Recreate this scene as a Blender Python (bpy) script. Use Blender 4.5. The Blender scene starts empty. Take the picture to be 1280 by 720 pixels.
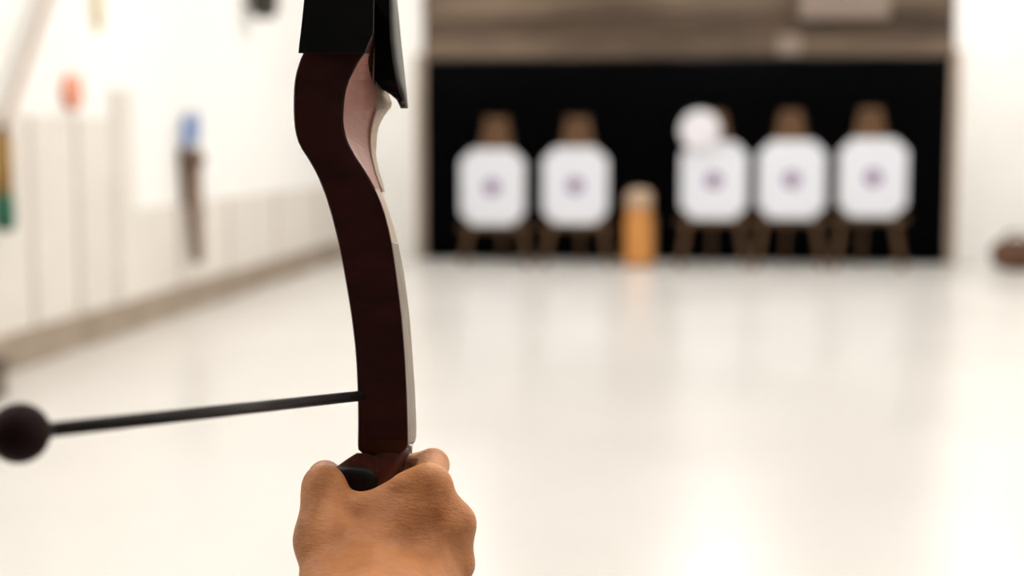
import bpy, bmesh, math, random
import numpy as np
from mathutils import Vector, Matrix, Euler
random.seed(7)
S = bpy.context.scene
C = S.collection
PI = math.pi
F = 1280*50/36.0                      # focal length in pixels (50 mm on 36 mm)
CAM = Vector((0, 0, 1.55))
PITCH = math.atan(185/F); YAW = math.atan(224/F)
ROT = Euler((PI/2-PITCH, 0, YAW), 'XYZ').to_matrix()
RIGHT = ROT @ Vector((1, 0, 0)); UP = ROT @ Vector((0, 1, 0)); FWD = ROT @ Vector((0, 0, -1))

def ray(px, py):
    return (FWD + RIGHT*((px-640)/F) + UP*((360-py)/F))
def onY(px, py, Y):                   # where the sight line meets the plane y = Y of the room
    d = ray(px, py); return CAM + d*((Y-CAM.y)/d.y)
def onX(px, py, X):
    d = ray(px, py); return CAM + d*((X-CAM.x)/d.x)

# ------------------------------------------------------------------ materials
def mat(name, col, rough=.6, spec=.4, metal=0, var=0, vscale=8, stretch=(1, 1, 1), bump=0, bscale=60, coat=0, emit=None, sss=0, col2=None):
    m = bpy.data.materials.new(name); m.use_nodes = True
    nt = m.node_tree; b = nt.nodes['Principled BSDF']
    b.inputs['Base Color'].default_value = (*col, 1)
    b.inputs['Roughness'].default_value = rough
    b.inputs['Specular IOR Level'].default_value = spec
    b.inputs['Metallic'].default_value = metal
    b.inputs['Coat Weight'].default_value = coat
    if sss:
        b.inputs['Subsurface Weight'].default_value = sss
        b.inputs['Subsurface Radius'].default_value = (1, .35, .18)
        b.inputs['Subsurface Scale'].default_value = .004
    tc = nt.nodes.new('ShaderNodeTexCoord')
    mp = nt.nodes.new('ShaderNodeMapping'); mp.inputs['Scale'].default_value = stretch
    nt.links.new(tc.outputs['Object'], mp.inputs['Vector'])
    if var or col2:
        n = nt.nodes.new('ShaderNodeTexNoise'); n.inputs['Scale'].default_value = vscale; n.inputs['Detail'].default_value = 6
        nt.links.new(mp.outputs[0], n.inputs['Vector'])
        r = nt.nodes.new('ShaderNodeValToRGB')
        c2 = col2 or tuple(c*(1-var) for c in col)
        c1 = tuple(min(1, c*(1+var*.5)) for c in col)
        r.color_ramp.elements[0].position = .35; r.color_ramp.elements[0].color = (*c2, 1)
        r.color_ramp.elements[1].position = .65; r.color_ramp.elements[1].color = (*c1, 1)
        nt.links.new(n.outputs['Fac'], r.inputs[0]); nt.links.new(r.outputs[0], b.inputs['Base Color'])
    if bump:
        n2 = nt.nodes.new('ShaderNodeTexNoise'); n2.inputs['Scale'].default_value = bscale; n2.inputs['Detail'].default_value = 5
        nt.links.new(mp.outputs[0], n2.inputs['Vector'])
        bp = nt.nodes.new('ShaderNodeBump'); bp.inputs['Strength'].default_value = bump; bp.inputs['Distance'].default_value = .002
        nt.links.new(n2.outputs['Fac'], bp.inputs['Height']); nt.links.new(bp.outputs[0], b.inputs['Normal'])
    if emit:
        b.inputs['Emission Color'].default_value = (*emit[0], 1); b.inputs['Emission Strength'].default_value = emit[1]
    return m

M = dict(
    floor=mat('glossy pale floor paint', (.69, .672, .645), .27, .5, var=.04, vscale=.6),
    wall=mat('white wall paint', (.93, .92, .895), .7, .3, var=.015, vscale=1.2),
    panel=mat('cream wainscot paint', (.755, .71, .655), .6, .3, var=.04, vscale=1.5),
    groove=mat('taupe joint', (.55, .48, .42), .7),
    base=mat('brown baseboard', (.36, .29, .225), .6, .3, var=.2, vscale=3),
    ceil=mat('ceiling paint', (.88, .86, .82), .8),
    timber=mat('old brown timber', (.08, .055, .038), .75, .2, var=.45, vscale=2.2, stretch=(.5, 1, 3), bump=.4, bscale=12),
    timber2=mat('paler brown timber', (.14, .10, .07), .75, .2, var=.4, vscale=1.6, stretch=(.5, 1, 3), bump=.4, bscale=12),
    pale=mat('pale pinkish board', (.25, .19, .155), .6),
    post=mat('taupe post paint', (.42, .33, .26), .6, var=.1),
    curtain=mat('black netting cloth', (.0022, .0022, .0024), .95, .0),
    black_metal=mat('black metal', (.01, .01, .01), .4, .5, metal=.3),
    foam=mat('white foam', (.70, .70, .72), .8, .2, var=.04, vscale=14),
    paper=mat('plain lavender white paper', (.76, .74, .80), .8),
    easel=mat('varnished pine', (.10, .052, .022), .5, .3, var=.3, vscale=6, stretch=(6, 6, .6)),
    header=mat('brown board', (.13, .066, .03), .6, .25, var=.25, vscale=7),
    ply=mat('orange plywood', (.62, .27, .07), .55, .3, var=.12, vscale=5, stretch=(5, 5, .6)),
    plyd=mat('dark plywood edge', (.20, .10, .04), .6),
    cloth=mat('beige cloth', (.52, .37, .26), .9),
    leather=mat('brown leather', (.115, .05, .026), .6, .4, var=.3, vscale=9, bump=.3, bscale=30),
    leather2=mat('bloom-washed taupe leather', (.25, .17, .12), .6, .4, var=.3, vscale=9),  # quiver colour lightened to carry the bloom over the wall
    blue=mat('blue feather', (.33, .44, .72), .7),  # feather blue washed out to include the bloom
    carbon=mat('arrow shaft black', (.02, .02, .022), .35),
    alarm=mat('orange red plastic', (.82, .34, .22), .4),  # bell colour paled, with haze from the bright wall put in
    ivory=mat('ivory plastic', (.8, .77, .7), .5),
    ribbon=mat('mustard cloth', (.66, .54, .28), .8, var=.1),
    speaker=mat('dark olive plastic', (.03, .024, .012), .5),
    grille=mat('black grille', (.008, .008, .007), .6, bump=.8, bscale=300),
    strap=mat('beige webbing', (.56, .46, .39), .85, var=.08, vscale=40),
    gold=mat('golden brown wood', (.34, .19, .045), .5, var=.2, vscale=12),
    green=mat('dark green rubber', (.01, .10, .055), .6),
    diffuser=mat('lit diffuser', (.9, .9, .88), .5, emit=((1, .965, .915), 16.0)),
    housing=mat('white metal housing', (.8, .8, .8), .5),
    # bow
    riser=mat('dark mahogany', (.034, .0065, .0055), .42, .22, var=.4, vscale=26, stretch=(2, 2, 5), bump=.08, bscale=80),
    scoop=mat('side-lit pink wood', (.34, .155, .125), .42, .35, var=.14, vscale=26, stretch=(4, 4, 1.2)),
    maple=mat('side-lit pale maple', (.50, .39, .30), .5, .35, var=.22, vscale=40, stretch=(6, 6, 1)),
    maple2=mat('side-lit greyer maple', (.30, .245, .19), .5, .3, var=.3, vscale=40, stretch=(6, 6, 1)),
    rear=mat('dark unseen rear wall', (.10, .07, .055), .9, .1, var=.1),  # unseen wall, made dark so less light reaches bow and hand
    edge=mat('cream maple edge', (.85, .66, .52), .4, .4),
    limb=mat('black limb laminate', (.0035, .0035, .004), .5, .15),
    limbside=mat('side-lit grey limb edge', (.10, .095, .09), .35, .5),
    rubber=mat('black rubber', (.006, .006, .007), .55, .25, bump=.3, bscale=300),
    neck=mat('reddish grip wood', (.085, .02, .014), .38, .4, var=.4, vscale=35, stretch=(3, 3, 2)),
    rod=mat('black carbon rod', (.010, .007, .007), .45, .2),
    weight=mat('dark red anodised metal', (.012, .003, .0035), .6, .1),
    tape=mat('clear white tape', (.75, .68, .66), .25, .6),
    nail=mat('fingernail', (.72, .42, .32), .3, .5),
)

def skin_material():
    m = bpy.data.materials.new('warm brown skin'); m.use_nodes = True
    nt = m.node_tree; b = nt.nodes['Principled BSDF']; L = nt.links
    tc = nt.nodes.new('ShaderNodeTexCoord')
    n = nt.nodes.new('ShaderNodeTexNoise'); n.inputs['Scale'].default_value = 28; n.inputs['Detail'].default_value = 7; n.inputs['Roughness'].default_value = .6
    L.new(tc.outputs['Object'], n.inputs['Vector'])
    r = nt.nodes.new('ShaderNodeValToRGB')
    r.color_ramp.elements[0].position = .3; r.color_ramp.elements[0].color = (.37, .128, .038, 1)
    r.color_ramp.elements[1].position = .7; r.color_ramp.elements[1].color = (.62, .262, .095, 1)
    L.new(n.outputs['Fac'], r.inputs[0]); L.new(r.outputs[0], b.inputs['Base Color'])
    b.inputs['Roughness'].default_value = .5; b.inputs['Specular IOR Level'].default_value = .35
    b.inputs['Subsurface Weight'].default_value = .12
    b.inputs['Subsurface Radius'].default_value = (1, .35, .18); b.inputs['Subsurface Scale'].default_value = .004
    # fine creases across the back of the hand plus pores
    mp = nt.nodes.new('ShaderNodeMapping'); mp.inputs['Scale'].default_value = (1, 1, 2.6); mp.inputs['Rotation'].default_value = (0, .35, 0)
    L.new(tc.outputs['Object'], mp.inputs['Vector'])
    v = nt.nodes.new('ShaderNodeTexVoronoi'); v.feature = 'DISTANCE_TO_EDGE'; v.inputs['Scale'].default_value = 420
    n3 = nt.nodes.new('ShaderNodeTexNoise'); n3.inputs['Scale'].default_value = 260; n3.inputs['Detail'].default_value = 6
    L.new(mp.outputs[0], v.inputs['Vector']); L.new(mp.outputs[0], n3.inputs['Vector'])
    ad = nt.nodes.new('ShaderNodeMath'); ad.operation = 'MULTIPLY_ADD'; ad.inputs[1].default_value = .35
    L.new(v.outputs['Distance'], ad.inputs[0]); L.new(n3.outputs['Fac'], ad.inputs[2])
    bp = nt.nodes.new('ShaderNodeBump'); bp.inputs['Strength'].default_value = .42; bp.inputs['Distance'].default_value = .0012
    n4 = nt.nodes.new('ShaderNodeTexNoise'); n4.inputs['Scale'].default_value = 75; n4.inputs['Detail'].default_value = 3
    L.new(mp.outputs[0], n4.inputs['Vector'])
    b2 = nt.nodes.new('ShaderNodeBump'); b2.inputs['Strength'].default_value = .16; b2.inputs['Distance'].default_value = .004
    L.new(n4.outputs['Fac'], b2.inputs['Height']); L.new(b2.outputs[0], bp.inputs['Normal'])
    L.new(ad.outputs[0], bp.inputs['Height']); L.new(bp.outputs[0], b.inputs['Normal'])
    return m
M['skin'] = skin_material()

def face_material():
    m = bpy.data.materials.new('archery target paper'); m.use_nodes = True
    nt = m.node_tree; b = nt.nodes['Principled BSDF']; L = nt.links
    tc = nt.nodes.new('ShaderNodeTexCoord'); sp = nt.nodes.new('ShaderNodeSeparateXYZ')
    L.new(tc.outputs['Object'], sp.inputs[0])
    cb = nt.nodes.new('ShaderNodeCombineXYZ'); L.new(sp.outputs['X'], cb.inputs['X']); L.new(sp.outputs['Z'], cb.inputs['Z'])
    ln = nt.nodes.new('ShaderNodeVectorMath'); ln.operation = 'LENGTH'; L.new(cb.outputs[0], ln.inputs[0])
    r = nt.nodes.new('ShaderNodeValToRGB'); r.color_ramp.interpolation = 'CONSTANT'
    stops = [(0, (.75, .55, .12)), (.025, (.40, .04, .12)), (.05, (.06, .06, .32)), (.095, (.74, .76, .83)), (.155, (.60, .65, .76)), (.162, (.74, .76, .83)),
             (.245, (.62, .68, .79)), (.250, (.74, .76, .83)), (.335, (.62, .68, .79)), (.340, (.74, .76, .83))]
    e = r.color_ramp.elements
    e[0].position = 0; e[0].color = (*stops[0][1], 1); e[1].position = stops[1][0]; e[1].color = (*stops[1][1], 1)
    for p, c in stops[2:]:
        k = e.new(p); k.color = (*c, 1)
    L.new(ln.outputs['Value'], r.inputs[0]); L.new(r.outputs[0], b.inputs['Base Color'])
    b.inputs['Roughness'].default_value = .8
    return m
M['face'] = face_material()

# ------------------------------------------------------------------ helpers
def obj(name, bm, m, parent=None, smooth=False, bevel=0, loc=None):
    me = bpy.data.meshes.new(name)
    bmesh.ops.recalc_face_normals(bm, faces=bm.faces)
    bm.to_mesh(me); bm.free()
    o = bpy.data.objects.new(name, me); C.objects.link(o)
    for mm in (m if isinstance(m, (list, tuple)) else [m]): me.materials.append(mm)
    if smooth: me.polygons.foreach_set('use_smooth', [True]*len(me.polygons))
    if parent: o.parent = parent
    if loc is not None: o.location = loc
    if bevel:
        md = o.modifiers.new('bevel', 'BEVEL'); md.width = bevel; md.segments = 3; md.limit_method = 'ANGLE'
    return o
def thing(name, label, cat, loc=(0, 0, 0), rotz=0, group=None):
    o = bpy.data.objects.new(name, None); C.objects.link(o); o.empty_display_size = .1
    o.location = loc; o.rotation_euler = (0, 0, rotz)
    o['label'] = label; o['category'] = cat
    if group: o['group'] = group
    return o
def tag(o, label, cat, group=None):
    o['label'] = label; o['category'] = cat
    if group: o['group'] = group
    return o
def struct(o): o['kind'] = 'structure'; return o
def box(bm, x0, x1, y0, y1, z0, z1):
    vs = [bm.verts.new((x, y, z)) for x in (x0, x1) for y in (y0, y1) for z in (z0, z1)]
    for f in ((0, 1, 3, 2), (4, 6, 7, 5), (0, 4, 5, 1), (2, 3, 7, 6), (0, 2, 6, 4), (1, 5, 7, 3)):
        bm.faces.new([vs[i] for i in f])
    return bm
def B(*a): return box(bmesh.new(), *a)
def tube(bm, p0, p1, r0, r1=None, n=20, cap=True):
    r1 = r0 if r1 is None else r1
    p0, p1 = Vector(p0), Vector(p1); d = (p1-p0).normalized()
    a = d.orthogonal().normalized(); b = d.cross(a)
    R = []
    for p, r in ((p0, r0), (p1, r1)):
        R.append([bm.verts.new(p+(a*math.cos(t)+b*math.sin(t))*r) for t in (2*PI*k/n for k in range(n))])
    for k in range(n): bm.faces.new((R[0][k], R[0][(k+1) % n], R[1][(k+1) % n], R[1][k]))
    if cap: bm.faces.new(R[0]); bm.faces.new(R[1])
    return bm
def T(*a, **k): return tube(bmesh.new(), *a, **k)
def bar(p0, p1, w, t, bm=None):       # rectangular bar between two points, w along x, t along the rest
    bm = bm or bmesh.new(); p0, p1 = Vector(p0), Vector(p1); d = (p1-p0).normalized()
    a = Vector((1, 0, 0)); a = (a-d*a.dot(d)).normalized(); b = d.cross(a)
    R = [[bm.verts.new(p+a*sx*w/2+b*sy*t/2) for sx, sy in ((-1, -1), (1, -1), (1, 1), (-1, 1))] for p in (p0, p1)]
    for k in range(4): bm.faces.new((R[0][k], R[0][(k+1) % 4], R[1][(k+1) % 4], R[1][k]))
    bm.faces.new(R[0]); bm.faces.new(R[1]); return bm
def prism(pts, y0, y1):               # xz outline given depth along y
    bm = bmesh.new(); n = len(pts)
    a = [bm.verts.new((x, y0, z)) for x, z in pts]; b = [bm.verts.new((x, y1, z)) for x, z in pts]
    for k in range(n): bm.faces.new((a[k], a[(k+1) % n], b[(k+1) % n], b[k]))
    bm.faces.new(a); bm.faces.new(b); return bm
def lathe(prof, n=32, axis='z'):
    bm = bmesh.new(); R = []
    for r, h in prof:
        ring = []
        for k in range(n):
            t = 2*PI*k/n; x, y = r*math.cos(t), r*math.sin(t)
            ring.append(bm.verts.new({'z': (x, y, h), 'y': (x, h, y), 'x': (h, x, y)}[axis]))
        R.append(ring)
    for i in range(len(R)-1):
        for k in range(n): bm.faces.new((R[i][k], R[i][(k+1) % n], R[i+1][(k+1) % n], R[i+1][k]))
    bm.faces.new(R[0]); bm.faces.new(R[-1]); return bm
def loft(rows, cap=True):             # rows of equal-length point loops
    bm = bmesh.new(); R = [[bm.verts.new(p) for p in row] for row in rows]; n = len(R[0])
    for i in range(len(R)-1):
        for k in range(n): bm.faces.new((R[i][k], R[i][(k+1) % n], R[i+1][(k+1) % n], R[i+1][k]))
    if cap: bm.faces.new(R[0]); bm.faces.new(R[-1])
    return bm
def copy_tree(o, parent=None):
    c = o.copy(); C.objects.link(c); c.parent = parent
    for ch in list(o.children): copy_tree(ch, c)
    return c

# ------------------------------------------------------------------ the room
XL, XR, Y0, Y1, H = -4.56, 5.2, -5.0, 18.6, 4.3
struct(obj('floor', B(XL-.2, XR+.2, Y0-.2, Y1+.2, -.1, 0), M['floor']))
struct(obj('ceiling', B(XL-.2, XR+.2, Y0-.2, Y1+.2, H, H+.1), M['ceil']))
struct(obj('wall_left', B(XL-.2, XL, Y0-.2, Y1+.2, 0, H), M['wall']))
struct(obj('wall_right', B(XR, XR+.2, Y0-.2, Y1+.2, 0, H), M['wall']))
struct(obj('wall_rear', B(XL, XR, Y0-.2, Y0, 0, H), M['rear']))
struct(obj('wall_back', B(XL, XR, Y1, Y1+.2, 0, H), M['wall']))
struct(obj('baseboard_left', B(XL, XL+.05, Y0, Y1, 0, .25), M['base']))
# cream wainscot below the white plaster on the left wall, with joints between the panels
bm = bmesh.new(); box(bm, XL, XL+.02, 6.0, 10.8, .25, 1.72); box(bm, XL, XL+.02, 10.8, Y1, .25, .98)
struct(obj('trim_1', bm, M['panel']))
bm = bmesh.new()
for y, h in ((8.6, 1.72), (9.35, 1.72), (10.1, 1.72), (12.2, .98), (13.6, .98), (15.2, .98), (17.0, .98)): box(bm, XL+.02, XL+.03, y, y+.05, .25, h)
struct(obj('trim_2', bm, M['groove']))
struct(obj('trim_3', B(XL, XL+.06, 10.8, 11.15, .25, 1.95), M['panel'], bevel=.01))

# dark opening at the far end: timber above, taupe posts beside, black cloth inside
cl = onY(534, 305, Y1-.25).x; cr = onY(1180, 320, Y1-.25).x
ztop = onY(860, 74, Y1-.3).z
struct(obj('trim_4', B(cl-.16, cl+.02, Y1-.12, Y1, 0, ztop+.1), M['post'], bevel=.01))
struct(obj('trim_5', B(cr-.02, cr+.16, Y1-.12, Y1, 0, ztop+.1), M['post'], bevel=.01))
zt2 = H
z = ztop-.02; k = 6
for h, mm, dy in ((.34, 'timber2', .16), (.26, 'timber', .11), (.30, 'timber2', .14), (.9, 'timber', .12)):
    z1 = min(z+h, H)
    if z1 > z+.02:
        struct(obj('trim_%d' % k, B(cl-.05, cr+.07, Y1-dy, Y1, z, z1-.008), M[mm], bevel=.012)); k += 1
    z = z1
# pale boards fixed over the timber near the ceiling
a = onY(1000, 24, Y1-.2); b = onY(1112, -12, Y1-.2)
tag(obj('light_box', B(a.x, b.x, Y1-.24, Y1-.13, a.z, b.z), M['pale'], bevel=.015), 'pale pinkish box high on the timber at the right end above the curtain', 'box')
a = onY(972, 68, Y1-.2); b = onY(1002, 44, Y1-.2)
tag(obj('wall_plate', B(a.x, b.x, Y1-.20, Y1-.15, a.z, b.z), M['pale'], bevel=.01), 'small pale plate on the timber just above the black curtain', 'plate')

# black curtain with folds
ct = thing('backstop_curtain', 'wide black curtain hung across the far wall behind the targets', 'curtain', ((cl+cr)/2, Y1-.3, 0))
wc = (cr-cl)/2
bm = bmesh.new(); N = 260; rows = []
for zz in (0.015, .4, 1.2, 2.0, ztop):
    rows.append([bm.verts.new((-wc+2*wc*i/N, .035*math.sin(i*.72+.6*math.sin(i*.13))*(1.1-.15*zz), zz)) for i in range(N+1)])
for r0, r1 in zip(rows, rows[1:]):
    for i in range(N): bm.faces.new((r0[i], r0[i+1], r1[i+1], r1[i]))
o = obj('cloth', bm, M['curtain'], ct, True); sd = o.modifiers.new('s', 'SOLIDIFY'); sd.thickness = .004
obj('rail', T((-wc, .05, ztop+.01), (wc, .05, ztop+.01), .018), M['black_metal'], ct, True)

# ceiling light panels
lp = None; n = 0
for X in (-2.9, .35, 3.4):
    for Y in (1.2, 4.0, 7.5, 11.0, 14.2, 17.2):
        if lp is None:
            lp = thing('ceiling_light', '', 'ceiling light', (X, Y, H), 0, 'ceiling light panels')
            bm = bmesh.new()
            box(bm, -.36, .36, -.76, -.70, -.07, 0); box(bm, -.36, .36, .70, .76, -.07, 0)
            box(bm, -.36, -.30, -.70, .70, -.07, 0); box(bm, .30, .36, -.70, .70, -.07, 0)
            obj('housing', bm, M['housing'], lp); obj('diffuser', B(-.30, .30, -.70, .70, -.05, -.02), M['diffuser'], lp)
            t = lp
        else: t = copy_tree(lp)
        t.location = (X, Y, H)
        t['label'] = 'flat white ceiling light panel in the rows above the range'

# ------------------------------------------------------------------ targets on their easels
YT = 17.3
def make_easel():
    t = thing('target_easel', '', 'easel', (0, 0, 0), 0, 'wooden easels holding the targets')
    for s in (-1, 1): obj('leg', bar((s*.40, -.08, 0.0), (s*.10, .10, 1.84), .07, .045), M['easel'], t)
    obj('leg', bar((0, .62, 0.0), (0, .14, 1.74), .06, .045), M['easel'], t)
    obj('crossbar', B(-.44, .44, -.145, -.055, .43, .50), M['easel'], t, bevel=.005)
    obj('header_board', prism([(-.19, 1.45), (.19, 1.45), (.12, 1.82), (-.12, 1.82)], .02, .055), M['header'], t)
    return t
def make_target(w, h):
    t = thing('archery_target', '', 'target', (0, 0, 0), 0, 'square archery targets')
    c = .15
    pts = [(-w/2+c, -h/2), (w/2-c, -h/2), (w/2, -h/2+c), (w/2, h/2-c), (w/2-c, h/2), (-w/2+c, h/2), (-w/2, h/2-c), (-w/2, -h/2+c)]
    obj('butt', prism(pts, .0, .09), M['foam'], t, bevel=.01)
    pf = [(x*.97, z*.97) for x, z in pts]
    obj('target_face', prism(pf, -.006, -.001), M['face'], t)
    for x in (-.28, .28):
        for z in (-.38, .38): obj('pin', T((x, -.002, z), (x, -.016, z), .012, n=10), M['black_metal'], t)
    return t
spots = [(615, 185, 283, 617, 'leftmost white square target at the far end', 'easel under the leftmost target'),
         (719, 183, 281, 720, 'second white square target from the left, beside the orange wooden stand', 'easel under the second target from the left'),
         (893, 176, 275, 893, 'white square target with the round white disc over its upper corner', 'easel behind the target with the round white disc'),
         (991, 172, 277, 990, 'white square target between the disc-topped target and the rightmost one', 'easel under the second target from the right'),
         (1093, 168, 276, 1091, 'rightmost white square target at the far end', 'easel under the rightmost target')]
for i, (px, ya, yb, ex, lab, elab) in enumerate(spots):
    a = onY(px, ya, YT); b = onY(px, yb, YT)
    h = 1.0; zc = (a.z+b.z)/2
    if i == 0: e0 = e = make_easel(); t0 = t = make_target(.79, .93)
    else: e = copy_tree(e0); t = copy_tree(t0)
        # each easel stands on the floor; its crossbar is set for the height of its target
    e.location = (a.x+(ex-px)/F*17, YT+.2, 0)
    t.location = (a.x, YT, zc)
    cb = [c for c in e.children if c.name.startswith('crossbar')][0]
    cb.location.z = zc-.465-.50
    hb = [c for c in e.children if c.name.startswith('header')][0]
    hb.location.z = max(0, zc-.995)
    e['label'] = 'brown wooden '+elab; t['label'] = lab
    if i == 2: T3 = (a.x, zc)
# round disc in front of the third target's upper corner
p = onY(875, 163, YT-.10)
rt = thing('round_target', 'small round white target disc over the upper left corner of a square target', 'target', p)
obj('disc', lathe([(.10, -.03), (.225, -.03), (.24, -.02), (.24, .02), (.225, .03), (.10, .03)], 48, 'y'), M['foam'], rt, True)
obj('paper_face', lathe([(.05, -.036), (.215, -.036), (.215, -.0305), (.05, -.0305)], 48, 'y'), M['paper'], rt)
obj('hook', bar((.05, .02, .10), (.20, .16, .0), .03, .012), M['black_metal'], rt)

# orange wooden stand between the targets
p = onY(798, 322, YT+.3); p.z = 0
st = thing('wooden_stand', 'narrow orange wooden stand with a beige top between the targets', 'stand', p)
obj('body', prism([(-.17, 0), (.17, 0), (.15, .70), (-.15, .70)], -.13, .13), M['ply'], st, bevel=.01)
obj('base_board', B(-.20, .20, -.16, .16, 0, .04), M['plyd'], st, bevel=.006)
obj('side_panel', B(.172, .20, -.12, .12, .04, .62), M['plyd'], st)
obj('cushion', lathe([(.03, .70), (.14, .70), (.165, .74), (.165, .86), (.13, .93), (.04, .95)], 32), M['cloth'], st, True)

# brown bag on the floor at the far right
p = onY(1270, 335, 17.6); p.z = 0
bg = thing('duffel_bag', 'rounded brown bag lying on the floor at the far right', 'bag', p)
bm = bmesh.new(); bmesh.ops.create_uvsphere(bm, u_segments=32, v_segments=20, radius=1)
for v in bm.verts:
    v.co = Vector((.30*math.copysign(abs(v.co.x)**.8, v.co.x), .20*math.copysign(abs(v.co.y)**.8, v.co.y), .19+.19*math.copysign(abs(v.co.z)**.75, v.co.z)))
obj('bag_body', bm, M['leather'], bg, True)
for s in (-1, 1):
    bm = bmesh.new()
    pts = [Vector((.14*math.cos(t), s*.06, .355+.10*math.sin(t))) for t in [PI*k/10 for k in range(11)]]
    for q0, q1 in zip(pts, pts[1:]): tube(bm, q0, q1, .013, n=8)
    obj('handle', bm, M['leather'], bg, True)

# ------------------------------------------------------------------ things on the left wall
XW = XL+.03
p = onX(90, 115, XW)
al = thing('alarm_bell', 'round orange red alarm bell on the left wall', 'alarm bell', (XL, p.y, p.z))
obj('mounting_plate', lathe([(.02, 0), (.075, 0), (.075, .02), (.02, .02)], 32, 'x'), M['ivory'], al)
obj('gong', lathe([(.02, .02), (.135, .02), (.14, .03), (.13, .06), (.08, .085), (.01, .09)], 40, 'x'), M['alarm'], al, True)
p = onX(345/2.77, 42, XW)
rb = thing('pennant', 'narrow mustard yellow pennant hanging high on the left wall', 'pennant', (XL+.02, p.y, p.z))
rows = []
pts = [(-.075, .08), (0, 0), (.075, .08), (.075, 1.3), (-.075, 1.3)]
bm = bmesh.new(); a = [bm.verts.new((0, y, z)) for y, z in pts]; b = [bm.verts.new((.006, y, z)) for y, z in pts]
for k in range(5): bm.faces.new((a[k], a[(k+1) % 5], b[(k+1) % 5], b[k]))
bm.faces.new(a); bm.faces.new(b)
obj('cloth', bm, M['ribbon'], rb); obj('rod', T((.003, -.11, 1.3), (.003, .11, 1.3), .01), M['gold'], rb, True)
p = onX(326, 6, XL+.16)
sp_ = thing('wall_speaker', 'dark round bottomed loudspeaker high on the left wall near the bow', 'speaker', (XL, p.y, p.z))
obj('bracket', B(0, .10, -.03, .03, -.02, .03), M['black_metal'], sp_)
obj('case', lathe([(.02, -.14), (.09, -.13), (.13, -.08), (.14, 0), (.14, .18), (.12, .21), (.02, .22)], 32), M['speaker'], sp_, True, loc=(.20, 0, .0))
obj('grille', lathe([(.02, .0), (.09, .0), (.085, .012), (.02, .018)], 32, 'y'), M['grille'], sp_, True, loc=(.20, -.148, .06))
# quiver with blue fletched arrows
p = onX(244, 258, XL+.12); q0 = onX(240, 186, XL+.12); q1 = onX(248, 330, XL+.12)
L_ = q0.z-q1.z
qv = thing('quiver', 'long brown leather quiver hanging on the left wall', 'quiver', (XL+.12, q1.y, q1.z))
qv.rotation_euler = (math.atan2(q1.y-q0.y, L_), 0, 0)
obj('tube', lathe([(.02, 0), (.045, .01), (.055, .1), (.08, L_-.05), (.088, L_), (.08, L_), (.075, L_-.03), (.02, L_-.04)], 28), M['leather2'], qv, True)
obj('collar', lathe([(.1, L_-.14), (.108, L_-.13), (.108, L_-.06), (.1, L_-.05)], 28), M['leather'], qv, True)
obj('strap', B(-.115, -.085, -.02, .02, L_*.5, L_+.02), M['leather'], qv)
obj('hook', T((-.12, 0, L_+.01), (-.07, 0, L_+.01), .012), M['black_metal'], qv, True)
arrow0 = None
for k, (dx, dy) in enumerate(((-.04, -.04), (.04, -.04), (-.04, .045), (.04, .045))):
    if arrow0 is None:
        ar = arrow0 = thing('arrow', 'blue fletched arrow standing in the brown quiver on the left wall', 'arrow', (0, 0, 0), 0, 'blue fletched arrows in the wall quiver')
        obj('shaft', T((0, 0, 0), (0, 0, .62), .005, n=8), M['carbon'], ar, True)
        for j in range(3):
            c, s = math.cos(j*2.094), math.sin(j*2.094)
            bm = bmesh.new(); w = .035
            prof = [(.004, .30), (w, .36), (w, .56), (.004, .60)]
            va = [bm.verts.new((r*c-s*.0012, r*s+c*.0012, z)) for r, z in prof]; vb = [bm.verts.new((r*c+s*.0012, r*s-c*.0012, z)) for r, z in prof]
            for i in range(4): bm.faces.new((va[i], va[(i+1) % 4], vb[(i+1) % 4], vb[i]))
            bm.faces.new(va); bm.faces.new(vb)
            obj('feather', bm, M['blue'], ar)
    else: ar = copy_tree(arrow0)
    rm = qv.rotation_euler.to_matrix()
    ar.location = Vector(qv.location)+rm @ Vector((dx, dy, L_-.31+.02*k)); ar.rotation_euler = qv.rotation_euler
# slanting strap tied back to the wall and the wooden handle hanging from it
s0 = onX(4, 162, XL+.10); s1 = onX(63, -8, XL+.10)
d = (s1-s0); s2 = s0+d*((H-s0.z)/d.z)
so = thing('webbing_strap', 'beige strap slanting up from the far left edge of the wall', 'strap', s0)
obj('webbing', bar((0, 0, 0), s2-s0, .012, .10), M['strap'], so)
obj('buckle', B(-.012, .012, -.06, .06, -.03, .03), M['black_metal'], so, bevel=.004)
g1 = onX(2, 290, XL+.10)
gh = thing('hanging_grip', 'brown wooden bar with green lower end hanging at the far left edge', 'bar', (s0.x, s0.y-.02, g1.z))
Lg = s0.z-g1.z-.02
obj('bar', lathe([(.01, .24), (.06, .245), (.06, Lg-.02), (.04, Lg)], 24), M['gold'], gh, True)
obj('end_cap', lathe([(.02, 0), (.055, .01), (.066, .05), (.066, .24), (.02, .25)], 24), M['green'], gh, True)
p = onX(3, 440, XL+.2)
bx = thing('wooden_block', 'brown wooden block on the floor by the left baseboard', 'block', (XL+.26, onX(0, 470, XL+.4).y-.2, 0))
obj('block_body', B(-.18, .18, -.2, .2, 0, .20), M['timber2'], bx, bevel=.01)
obj('lid', B(-.19, .19, -.21, .21, .20, .23), M['timber'], bx, bevel=.005)

# ------------------------------------------------------------------ the bow (built in its own frame, held at arm's length)
D0 = .80
ORG = CAM + ray(478, 600)*D0
BF = Matrix((RIGHT, FWD, UP)).transposed()          # bow frame: x across, y away from the archer, z along the bow
BFi = BF.inverted()
def L(px, py, off=0):                              # off in millimetres from the grip's distance
    w = CAM + ray(px, py)*(D0+off/1000)
    return BFi @ (w-ORG)
bow = thing('recurve_bow', 'dark mahogany recurve bow with black limb held upright in the hand', 'bow')
bow.location = ORG; bow.rotation_euler = BF.to_euler()

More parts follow.
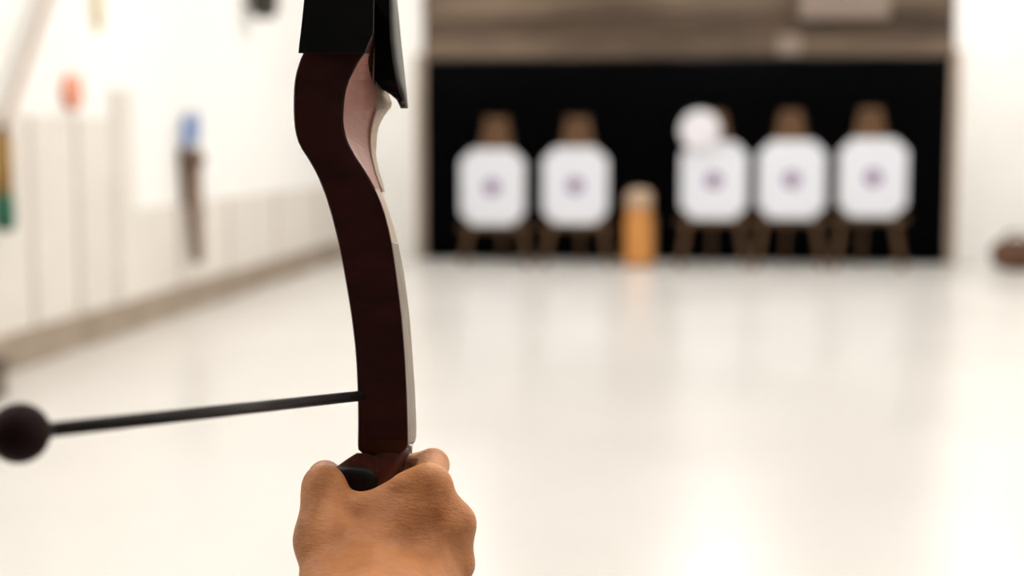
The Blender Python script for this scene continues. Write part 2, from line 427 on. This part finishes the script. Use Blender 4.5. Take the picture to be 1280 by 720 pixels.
FRT, BCK = -10, 26
A = [(34, 388, 466), (50, 385, 463), (60, 382, 458.5), (67, 379, 455), (73, 376, 450), (80, 373.5, 445.5), (90, 370.5, 440.5), (100, 368.5, 435.5), (112, 367.3, 431.5), (125, 367, 429.3), (138, 367, 428.3), (150, 367.5, 428), (160, 368.5, 429), (169, 370.2, 431),
     (178, 373, 434), (187, 377.5, 438.5), (196, 383.5, 443.5), (205, 389, 449.5), (214, 394, 455.5), (223, 398.3, 461), (232, 402, 466), (241, 405.5, 471), (250, 408.6, 475), (268, 414, 481.3), (286, 418.7, 486), (304, 423, 489.8),
     (322, 426.7, 492.6), (340, 430, 495.2), (358, 433.2, 497.5), (376, 436.2, 499.7), (394, 439, 501.8), (412, 441.3, 503.4), (430, 443.5, 505), (455, 445.5, 506.8), (489, 447, 508.4), (512, 447.4, 509.2), (533, 447.5, 509.8), (550, 447.3, 510)]
def interp(tab, y):
    if y <= tab[0][0]: return tab[0][1]
    for (y0, x0), (y1, x1) in zip(tab, tab[1:]):
        if y <= y1: return x0+(x1-x0)*(y-y0)/(y1-y0)
    return tab[-1][1]
XD = [(30, 469), (40, 470), (100, 470), (137, 472), (150, 467), (165, 463.5), (180, 463), (196, 465), (214, 468.5), (232, 474), (250, 481), (268, 487.3), (286, 493), (304, 497.5), (322, 501.5), (340, 504.6), (358, 507.2), (376, 509.6), (394, 511.6), (412, 513.3), (444, 515.8), (489, 518.7), (533, 520.6), (560, 521)]
# dark riser body: near face a-b, hidden far face; right flank is a scooped, paler side
def riser_body(flip=None):
    rows = []
    tab = A + [(557, 447.3, 509.5), (562, 447.8, 506), (570, 457, 498), (577, 466, 489)]
    for y, xa, xb in tab:
        xd = interp(XD, y); yy = y if flip is None else flip-y
        t = 0 if y <= 550 else (y-550)/22
        f = FRT+6*t
        rows.append([L(xa+1.2, yy, f), L(xa, yy, f+1.5), L(xa+2, yy, BCK-4), L(xa+5, yy, BCK), L(xd-1-(4 if y > 236 else 0)-14*t, yy, BCK), L(xb+.3*(xd-xb)-(0 if y < 232 else 2), yy, f+1+.3*(BCK-f-1)), L(xb, yy, f+1.2), L(xb-1, yy, f)])
    return loft(rows)
rz = obj('riser', riser_body(), M['riser'], bow)
# pale flank: side light put into the colour of the riser's cut-away side
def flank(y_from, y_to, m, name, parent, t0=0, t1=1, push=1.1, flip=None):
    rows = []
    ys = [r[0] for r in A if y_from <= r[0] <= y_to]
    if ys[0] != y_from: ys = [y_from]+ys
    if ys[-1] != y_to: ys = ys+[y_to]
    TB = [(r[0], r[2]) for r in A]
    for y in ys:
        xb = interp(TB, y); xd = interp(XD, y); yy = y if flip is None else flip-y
        r = []; t1 = min(1, max(.3, .3+(y-62)/50*.7))  # pale part narrows upward; dark wood left there stands in for shade
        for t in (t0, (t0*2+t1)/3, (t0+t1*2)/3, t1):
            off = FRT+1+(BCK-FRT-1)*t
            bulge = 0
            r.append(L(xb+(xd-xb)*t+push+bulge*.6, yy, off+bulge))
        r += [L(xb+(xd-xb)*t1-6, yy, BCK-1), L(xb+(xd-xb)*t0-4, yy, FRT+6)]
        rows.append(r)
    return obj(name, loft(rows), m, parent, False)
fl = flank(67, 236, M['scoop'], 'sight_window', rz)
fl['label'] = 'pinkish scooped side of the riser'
# strip down the right side, coloured pale for the side light on it
for part_name, mm, ys, lab in (('side_strip', 'maple', [228, 240, 250, 268, 286, 303.6], 'pale side strip with side light in its colour'),
                               ('side_strip', 'maple2', [304.6, 322, 340, 358, 376, 394, 412, 430, 455, 489, 512, 533, 546, 552, 555.5], 'greyer lower side strip with side light in its colour')):
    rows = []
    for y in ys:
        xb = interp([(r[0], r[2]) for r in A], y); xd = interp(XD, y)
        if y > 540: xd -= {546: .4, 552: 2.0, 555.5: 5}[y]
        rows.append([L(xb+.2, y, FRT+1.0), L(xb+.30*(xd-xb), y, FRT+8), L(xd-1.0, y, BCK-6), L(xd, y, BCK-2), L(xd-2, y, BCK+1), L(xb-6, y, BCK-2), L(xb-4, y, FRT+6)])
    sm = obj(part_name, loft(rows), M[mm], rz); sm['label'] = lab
# cream rim where the scoop meets the far side
CE = [(42, 466.8), (60, 466.8), (80, 466.5), (100, 465.8), (118, 465.6), (128, 466.8), (137, 469.5), (144, 467.4), (152, 465.3), (165, 462.6), (180, 461.9), (190, 462.5), (200, 464.5), (214, 468), (226, 472), (240, 478)]
OUT = [(100, 482), (118, 486), (128, 490), (134, 489), (137, 486.5), (144, 481), (152, 476.3), (160, 473), (170, 471.4), (180, 470.8), (190, 470.2), (200, 471), (214, 474), (226, 478), (240, 481.5)]
rows = []
for y, x in CE:
    rows.append([L(x-1.2, y, BCK-3), L(x+1.3, y, BCK-4), L(x+1.5, y, BCK+2), L(x-1.2, y, BCK+2)])
ed = obj('edge_laminate', loft(rows), M['edge'], rz); ed['label'] = 'thin cream laminate edge'
rows = []
for y in (96, 108, 118, 128, 134, 137, 144, 152, 160, 170, 180, 190, 200, 214, 226, 240):
    x0 = interp(CE, y)+.8; x1 = interp(OUT, y)
    rows.append([L(x0, y, BCK), L(x1, y, BCK+14), L(x1-.5, y, BCK+17), L(x0, y, BCK+15)])
ob_ = obj('shelf_back', loft(rows), M['maple'], rz); ob_['label'] = 'tan far side of the riser'

# black upper limb pocket: front sleeve and the deeper limb, its lit side painted grey
sl = bmesh.new()
sleeve = loft([[L(x0, y, -13), L(x1, y, -13), L(x1+1.0, y, 14), L(x1+1, y, 26), L(x0+3, y, 26)] for y, x0, x1 in
               ((-330, 398, 462), (-120, 388, 464), (0, 380, 467), (20, 378, 467), (42, 375.6, 466.5), (55, 374, 460), (66.5, 372.8, 455.5))])
lb = obj('upper_limb', sleeve, M['limb'], bow, bevel=.0006)
LE = [(-330, 480, 489), (-120, 484.5, 494), (0, 486, 496.5), (25, 486.4, 499), (50, 487.4, 501.3), (75, 490, 504), (100, 494.8, 506.6), (112, 498, 508), (118, 499.8, 508.7), (125, 502, 509.4), (131, 503.5, 510), (135.5, 504.5, 510.2)]
rows = []
for y, x0, x1 in LE:
    xl = 466 if y <= 30 else 468.6 if y <= 104 else {112: 478, 118: 488, 125: 496, 131: 499, 135.5: 501}[y]
    rows.append([L(xl, y, 24.5 if y > 0 else 14), L(x0, y, 14 if y < 110 else 20), L(x0+.6, y, 32), L(xl+1, y, 36)])
obj('limb_core', loft(rows), M['limb'], lb)
rows = [[L(x0, y, 13.5 if y < 110 else 19.5), L((x0+x1)/2+.8, y, 19), L(x1, y, 30), L(x1-.8, y, 33), L(x0+.2, y, 31)] for y, x0, x1 in LE]
ls = obj('limb_edge', loft(rows), M['limbside'], lb, True); ls['label'] = 'edge of the limb painted grey for side light'
obj('limb_bolt', T(L(503.2, 129.5, 16), L(503.4, 129.5, 26), .0016, n=14), M['leather'], lb, True)
# the rest of both limbs, running out of view above and below
def limb(sign, name):
    rows = []
    for k in range(13):
        t = k/12; z = .42+.48*t; dy = .02+.04*math.sin(t*PI*.5)-.13*t*t+.10*max(0, t-.8)*3
        w = .021*(1-.55*t); th = .006*(1-.5*t)
        x = -.012
        rows.append([Vector((x-w, dy-th, sign*z)), Vector((x+w, dy-th, sign*z)), Vector((x+w, dy+th, sign*z)), Vector((x-w, dy+th, sign*z))])
    return obj(name, loft(rows), M['limb'], lb if sign > 0 else bow, bevel=.001)
limb(1, 'limb_blade')
lw = obj('lower_riser', riser_body(1415), M['riser'], bow)
lo = limb(-1, 'lower_limb')
# lower pocket joining the lower riser to its limb
obj('limb_pocket', loft([[L(379, y, -10), L(455, y, -10), L(455, y, 24), L(379, y, 24)] for y in (1346, 1410, 1560)]), M['limb'], lo, bevel=.001)

# grip: red wood neck with black rubber swelling to the archer's side
rows = []
NS = 20
for y, xl, xr, f, b in ((560, 462, 512, -5, 22), (568, 458, 511, -6, 22), (578, 457, 507, -7, 23), (592, 452, 503, -8, 24), (610, 446, 500, -8, 25), (640, 444, 498, -7, 26), (690, 444, 497, -6, 25), (740, 444, 496, -6, 25), (790, 442, 500, -7, 24), (830, 440, 506, -8, 24), (860, 446, 508, -9, 24)):
    cx, hw = (xl+xr)/2, (xr-xl)/2; cd, hd = (f+b)/2, (b-f)/2
    row = []
    for k in range(NS):
        t = 2*PI*k/NS; c, s = math.cos(t), math.sin(t)
        row.append(L(cx+hw*math.copysign(abs(c)**.7, c), y, cd+hd*math.copysign(abs(s)**.7, s)))
    rows.append(row)
gp = obj('grip', loft(rows), M['neck'], bow, True); gp['label'] = 'reddish wooden grip'
# thumb shelf (wood) sloping down to the left above the rubber
obj('thumb_shelf', loft([[L(x, yt, f), L(x, yt+h, f-1), L(x+1, yt+h, 20), L(x+1, yt, 20)] for x, yt, h, f in
     ((420, 583.5, 3, 2), (425, 580, 7, -3), (434, 573.5, 13, -5), (446, 566, 20, -6), (458, 566.5, 22, -7.2), (470, 571, 20, -7), (482, 577, 20, -5), (492, 583, 14, 2))]), M['neck'], gp, bevel=.0008)
rows = []
for y, xl, xr, f, b in ((583, 424, 462, -6, 16), (585, 420.5, 466, -9, 18), (588, 418.5, 473, -10, 19), (594, 419.5, 477, -10.5, 20), (602, 421, 479, -10.5, 20), (612, 425, 477, -9.5, 20), (640, 432, 470, -8, 20), (700, 434, 470, -7, 20)):
    cx, hw = (xl+xr)/2, (xr-xl)/2; cd, hd = (f+b)/2, (b-f)/2
    row = []
    for k in range(NS):
        t = 2*PI*k/NS; c, s = math.cos(t), math.sin(t)
        row.append(L(cx+hw*math.copysign(abs(c)**.6, c), y, cd+hd*math.copysign(abs(s)**.6, s)))
    rows.append(row)
rg = obj('rubber_pad', loft(rows), M['rubber'], gp, True); rg['label'] = 'black rubber pad of the grip'
# strip of clear tape under the side strip
bm = bmesh.new()
for x, y0, y1 in ((507, 555, 571), (511, 556, 570), (514.5, 557, 567)):
    tube(bm, L(x, y0, 6), L(x-1.5, y1, 6), .0009, n=8)
obj('tape_wrap', bm, M['tape'], gp, True)
# side rod with its ball weight, leaning back towards the archer
NB = D0*1000
r0, r1 = L(462, 493.5, 2), L(24, 541.5, 520-NB)
rod = obj('side_rod', T(r0, r1, .0029, n=24), M['rod'], bow, True)
bm = bmesh.new(); bmesh.ops.create_uvsphere(bm, u_segments=32, v_segments=20, radius=.0112)
bmesh.ops.translate(bm, verts=bm.verts, vec=r1)
wt = obj('end_weight', bm, M['weight'], rod, True)
dd = (r1-r0).normalized()
obj('collar', T(r1-dd*.014, r1-dd*.009, .0045, n=20), M['rod'], rod, True)
obj('socket', T(L(449, 494.5, -7)*0+r0+dd*.004, r0+dd*.010, .0040, n=20), M['rod'], rod, True)

# ------------------------------------------------------------------ the hand: one continuous skin grown round a skeleton
def np3(v): return np.array(v, dtype=np.float32)
def P(px, py, off): return L(px, py, off)*1000
PR = {}                                            # (group) -> list of (a, b, ra, rb)
def cone(g, a, b, ra, rb, k=None): PR.setdefault(g, []).append((np3(a), np3(b), ra, rb))
Wt, Wi, Wm, Wr, Wp = P(438, 786, -104), P(454, 792, -112), P(482, 796, -116), P(510, 796, -110), P(530, 792, -100)
MI, MM, MR, MP = P(535, 611, -20), P(565, 657, -17), P(565, 706, -18), P(550, 750, -22)
TM, TC = P(404.5, 607, -22), P(412, 735, -62)
CI, CM, CR, CP = P(478, 694, -36), P(510, 702, -34), P(538, 716, -33), P(545, 745, -38)
palm = [(Wi, CI, 14.5, 13), (CI, MI, 13, 11.5), (Wm, CM, 15, 13), (CM, MM, 13, 11), (Wr, CR, 14, 12), (CR, MR, 12, 10.5), (Wp, CP, 13, 11), (CP, MP, 11, 9.5),
        (P(470, 705, -38), P(530, 640, -24), 12, 12),
        (Wt, TC, 13, 14), (TC, P(402, 675, -40), 14, 13.2), (P(402, 675, -40), TM, 13.2, 10.8),
        (P(432, 700, -40), P(462, 655, -26), 12, 9.5), (P(410, 622, -22), P(448, 645, -20), 9.5, 9), (P(448, 645, -20), P(505, 616, -20), 9, 10), (P(446, 735, -66), P(455, 690, -38), 13, 12),
        (P(478, 665, -28), P(505, 645, -24), 11, 11),
        (MI, P(560, 652, -18), 11, 10.5), (P(563, 655, -16), P(564, 700, -17), 10.8, 10.8)]
for c in palm: cone('palm', *c)
# forearm
E0, E1 = Vector(P(482, 806, -122)), Vector(P(482, 806, -122))+Vector((-14, -195, -120))
cone('palm', Vector(E0)+Vector((-12, 0, 0)), E1+Vector((-14, 0, 0)), 20, 29); cone('palm', Vector(E0)+Vector((12, 0, 2)), E1+Vector((14, 0, 0)), 18, 29)
fingers = {
    'index': [(MI, P(541, 581, 20), 10.6, 9.3), (P(541, 581, 20), P(497, 588, 38), 9.2, 8.2), (P(497, 588, 38), P(462, 603, 44), 8.2, 7.0)],
    'middle': [(MM, P(556, 654, 24), 10.2, 9.4), (P(556, 654, 24), P(512, 652, 42), 9.3, 8.5), (P(512, 652, 42), P(462, 654, 36), 8.5, 7.3)],
    'ring': [(MR, P(555, 700, 22), 9.8, 9.0), (P(555, 700, 22), P(512, 698, 41), 9.0, 8.2), (P(512, 698, 41), P(465, 699, 36), 8.2, 7.1)],
    'little': [(MP, P(550, 744, 12), 8.8, 8.0), (P(550, 744, 12), P(510, 740, 33), 8.0, 7.2), (P(510, 740, 33), P(474, 741, 34), 7.2, 6.2)],
    'thumb': [(TM, P(406, 597, 12), 10.4, 9.6), (P(406, 597, 12), P(424, 618, 40), 9.4, 7.8)],
}
for f, segs in fingers.items():
    for s in segs: cone(f, *s)
# knuckle crests, tendons
KN = [(P(538, 600, -25), P(545, 604, -22), 6.5, 6.5), (P(574, 653, -22), P(577, 655, -19), 5.6, 5.0), (P(571, 704, -21), P(571, 707, -17), 6, 6)]
TE = [(P(526, 618, -31), P(482, 700, -49), 4.8, 4.2), (P(560, 662, -29), P(515, 708, -47), 4.6, 4.2), (P(399, 620, -29), P(397, 690, -50), 6, 6), (P(533, 600, -27), P(505, 606, -26), 5, 4)]
hs = 1.5
allp = np.array([q for g in PR.values() for c in g for q in (c[0], c[1])])
lo_, hi_ = allp.min(0)-35, allp.max(0)+35
nx, ny, nz = [int(math.ceil((hi_[i]-lo_[i])/hs))+1 for i in range(3)]
gx, gy, gz = [(lo_[i]+hs*np.arange(n_)).astype(np.float32) for i, n_ in ((0, nx), (1, ny), (2, nz))]
GX, GY, GZ = gx[:, None, None], gy[None, :, None], gz[None, None, :]
def sdc(c):
    a, b, ra, rb = c; d = b-a; l2 = float(d@d)+1e-9
    px, py, pz = GX-a[0], GY-a[1], GZ-a[2]
    t = np.clip((px*d[0]+py*d[1]+pz*d[2])/l2, 0, 1)
    return np.sqrt((px-t*d[0])**2+(py-t*d[1])**2+(pz-t*d[2])**2)-(ra+(rb-ra)*t)
def smin(a, b, k):
    h = np.clip(.5+.5*(b-a)/k, 0, 1); return b+(a-b)*h-k*h*(1-h)
D = None
for c in PR['palm']:
    d = sdc(c); D = d if D is None else smin(D, d, 9.0)
fing = None
for f in fingers:
    df = None
    for c in PR[f]:
        d = sdc(c); df = d if df is None else smin(df, d, 2.5)
    fing = df if fing is None else smin(fing, df, .8)
D = smin(D, fing, 5.0)
for c in KN: D = smin(D, sdc((np3(c[0]), np3(c[1]), c[2], c[3])), 6.0)
for c in TE: D = smin(D, sdc((np3(c[0]), np3(c[1]), c[2], c[3])), 8.0)
# surface nets
def surface_nets(D):
    s = D < 0
    n = [D.shape[i]-1 for i in range(3)]
    cor = [(i, j, k) for i in (0, 1) for j in (0, 1) for k in (0, 1)]
    v = [s[i:i+n[0], j:j+n[1], k:k+n[2]] for i, j, k in cor]
    cnt = sum(x.astype(np.int8) for x in v); act = (cnt > 0) & (cnt < 8)
    idx = -np.ones(act.shape, np.int64); cells = np.argwhere(act); idx[act] = np.arange(len(cells))
    val = np.array([D[cells[:, 0]+i, cells[:, 1]+j, cells[:, 2]+k] for i, j, k in cor])
    acc = np.zeros((len(cells), 3)); m = np.zeros(len(cells))
    for a in range(8):
        for b in range(a+1, 8):
            ca, cb_ = np.array(cor[a]), np.array(cor[b])
            if abs(ca-cb_).sum() != 1: continue
            va, vb = val[a], val[b]; x = (va < 0) != (vb < 0)
            t = np.where(x, va/(va-vb+1e-12*(~x)), 0)
            acc += np.where(x[:, None], ca+(cb_-ca)*t[:, None], 0); m += x
    V = (cells+acc/m[:, None])
    Q = []
    for ax in range(3):
        sl0 = [slice(None)]*3; sl1 = [slice(None)]*3; sl0[ax] = slice(0, -1); sl1[ax] = slice(1, None)
        ed = np.argwhere(s[tuple(sl0)] != s[tuple(sl1)])
        u, w = [(1, 2), (2, 0), (0, 1)][ax]
        ok = (ed[:, u] > 0) & (ed[:, w] > 0) & (ed[:, u] < n[u]) & (ed[:, w] < n[w]); ed = ed[ok]
        eu = np.eye(3, dtype=int)[u]; ew = np.eye(3, dtype=int)[w]
        q = np.stack([idx[tuple((ed-o_).T)] for o_ in (eu+ew, ew, 0*eu, eu)], 1)
        inside = s[ed[:, 0], ed[:, 1], ed[:, 2]]
        q[~inside] = q[~inside][:, ::-1]
        Q.append(q)
    return V, np.concatenate(Q)
V, Q = surface_nets(D)
V = (V*hs+lo_)/1000
me = bpy.data.meshes.new('hand'); me.from_pydata(V.tolist(), [], Q.tolist()); me.update(); me.validate()
me.polygons.foreach_set('use_smooth', [True]*len(me.polygons)); me.materials.append(M['skin'])
hand = bpy.data.objects.new('hand', me); C.objects.link(hand)
hand.location = ORG; hand.rotation_euler = BF.to_euler()
tag(hand, 'bare right hand seen from behind gripping the dark wooden bow', 'hand')
md = hand.modifiers.new('smooth', 'SMOOTH'); md.factor = .5; md.iterations = 4
# fingernails on the far side of each fingertip
for f, segs in fingers.items():
    a, b, ra, rb = segs[-1]; a = Vector(a)/1000; b = Vector(b)/1000
    d = (b-a).normalized(); out = Vector((0, 1, 0)) if f != 'thumb' else Vector((-.5, .5, .4))
    out = (out-d*out.dot(d)).normalized(); sd_ = d.cross(out)
    r = rb/1000
    bm = bmesh.new(); rows = []
    for i in range(7):
        u = i/6; row = []
        for j in range(9):
            ang = (j/8-.5)*1.7*(1-.18*abs(2*u-1)**3)
            row.append(bm.verts.new(b-d*(.006-.0125*u)*1.0+(out*math.cos(ang)+sd_*math.sin(ang))*(r*1.04-.0022*max(0, u-.4))))
        rows.append(row)
    for q0, q1 in zip(rows, rows[1:]):
        for j in range(8): bm.faces.new((q0[j], q0[j+1], q1[j+1], q1[j]))
    no = obj('fingernail', bm, M['nail'], hand, True); so_ = no.modifiers.new('s', 'SOLIDIFY'); so_.thickness = .0008

# ------------------------------------------------------------------ world, camera
w = bpy.data.worlds.new('World'); S.world = w; w.use_nodes = True
w.node_tree.nodes['Background'].inputs[0].default_value = (1, .95, .9, 1); w.node_tree.nodes['Background'].inputs[1].default_value = .3
cam = bpy.data.cameras.new('Camera'); co = bpy.data.objects.new('Camera', cam); C.objects.link(co)
co.location = CAM; co.rotation_euler = (PI/2-PITCH, 0, YAW)
cam.lens = 50; cam.sensor_width = 36; cam.clip_start = .02
cam.dof.use_dof = True; cam.dof.focus_distance = .785; cam.dof.aperture_fstop = 4.1
S.camera = co
S.view_settings.view_transform = 'Standard'; S.view_settings.look = 'None'
S.view_settings.gamma = 1; S.view_settings.use_curve_mapping = False
S.view_settings.exposure = 0.0
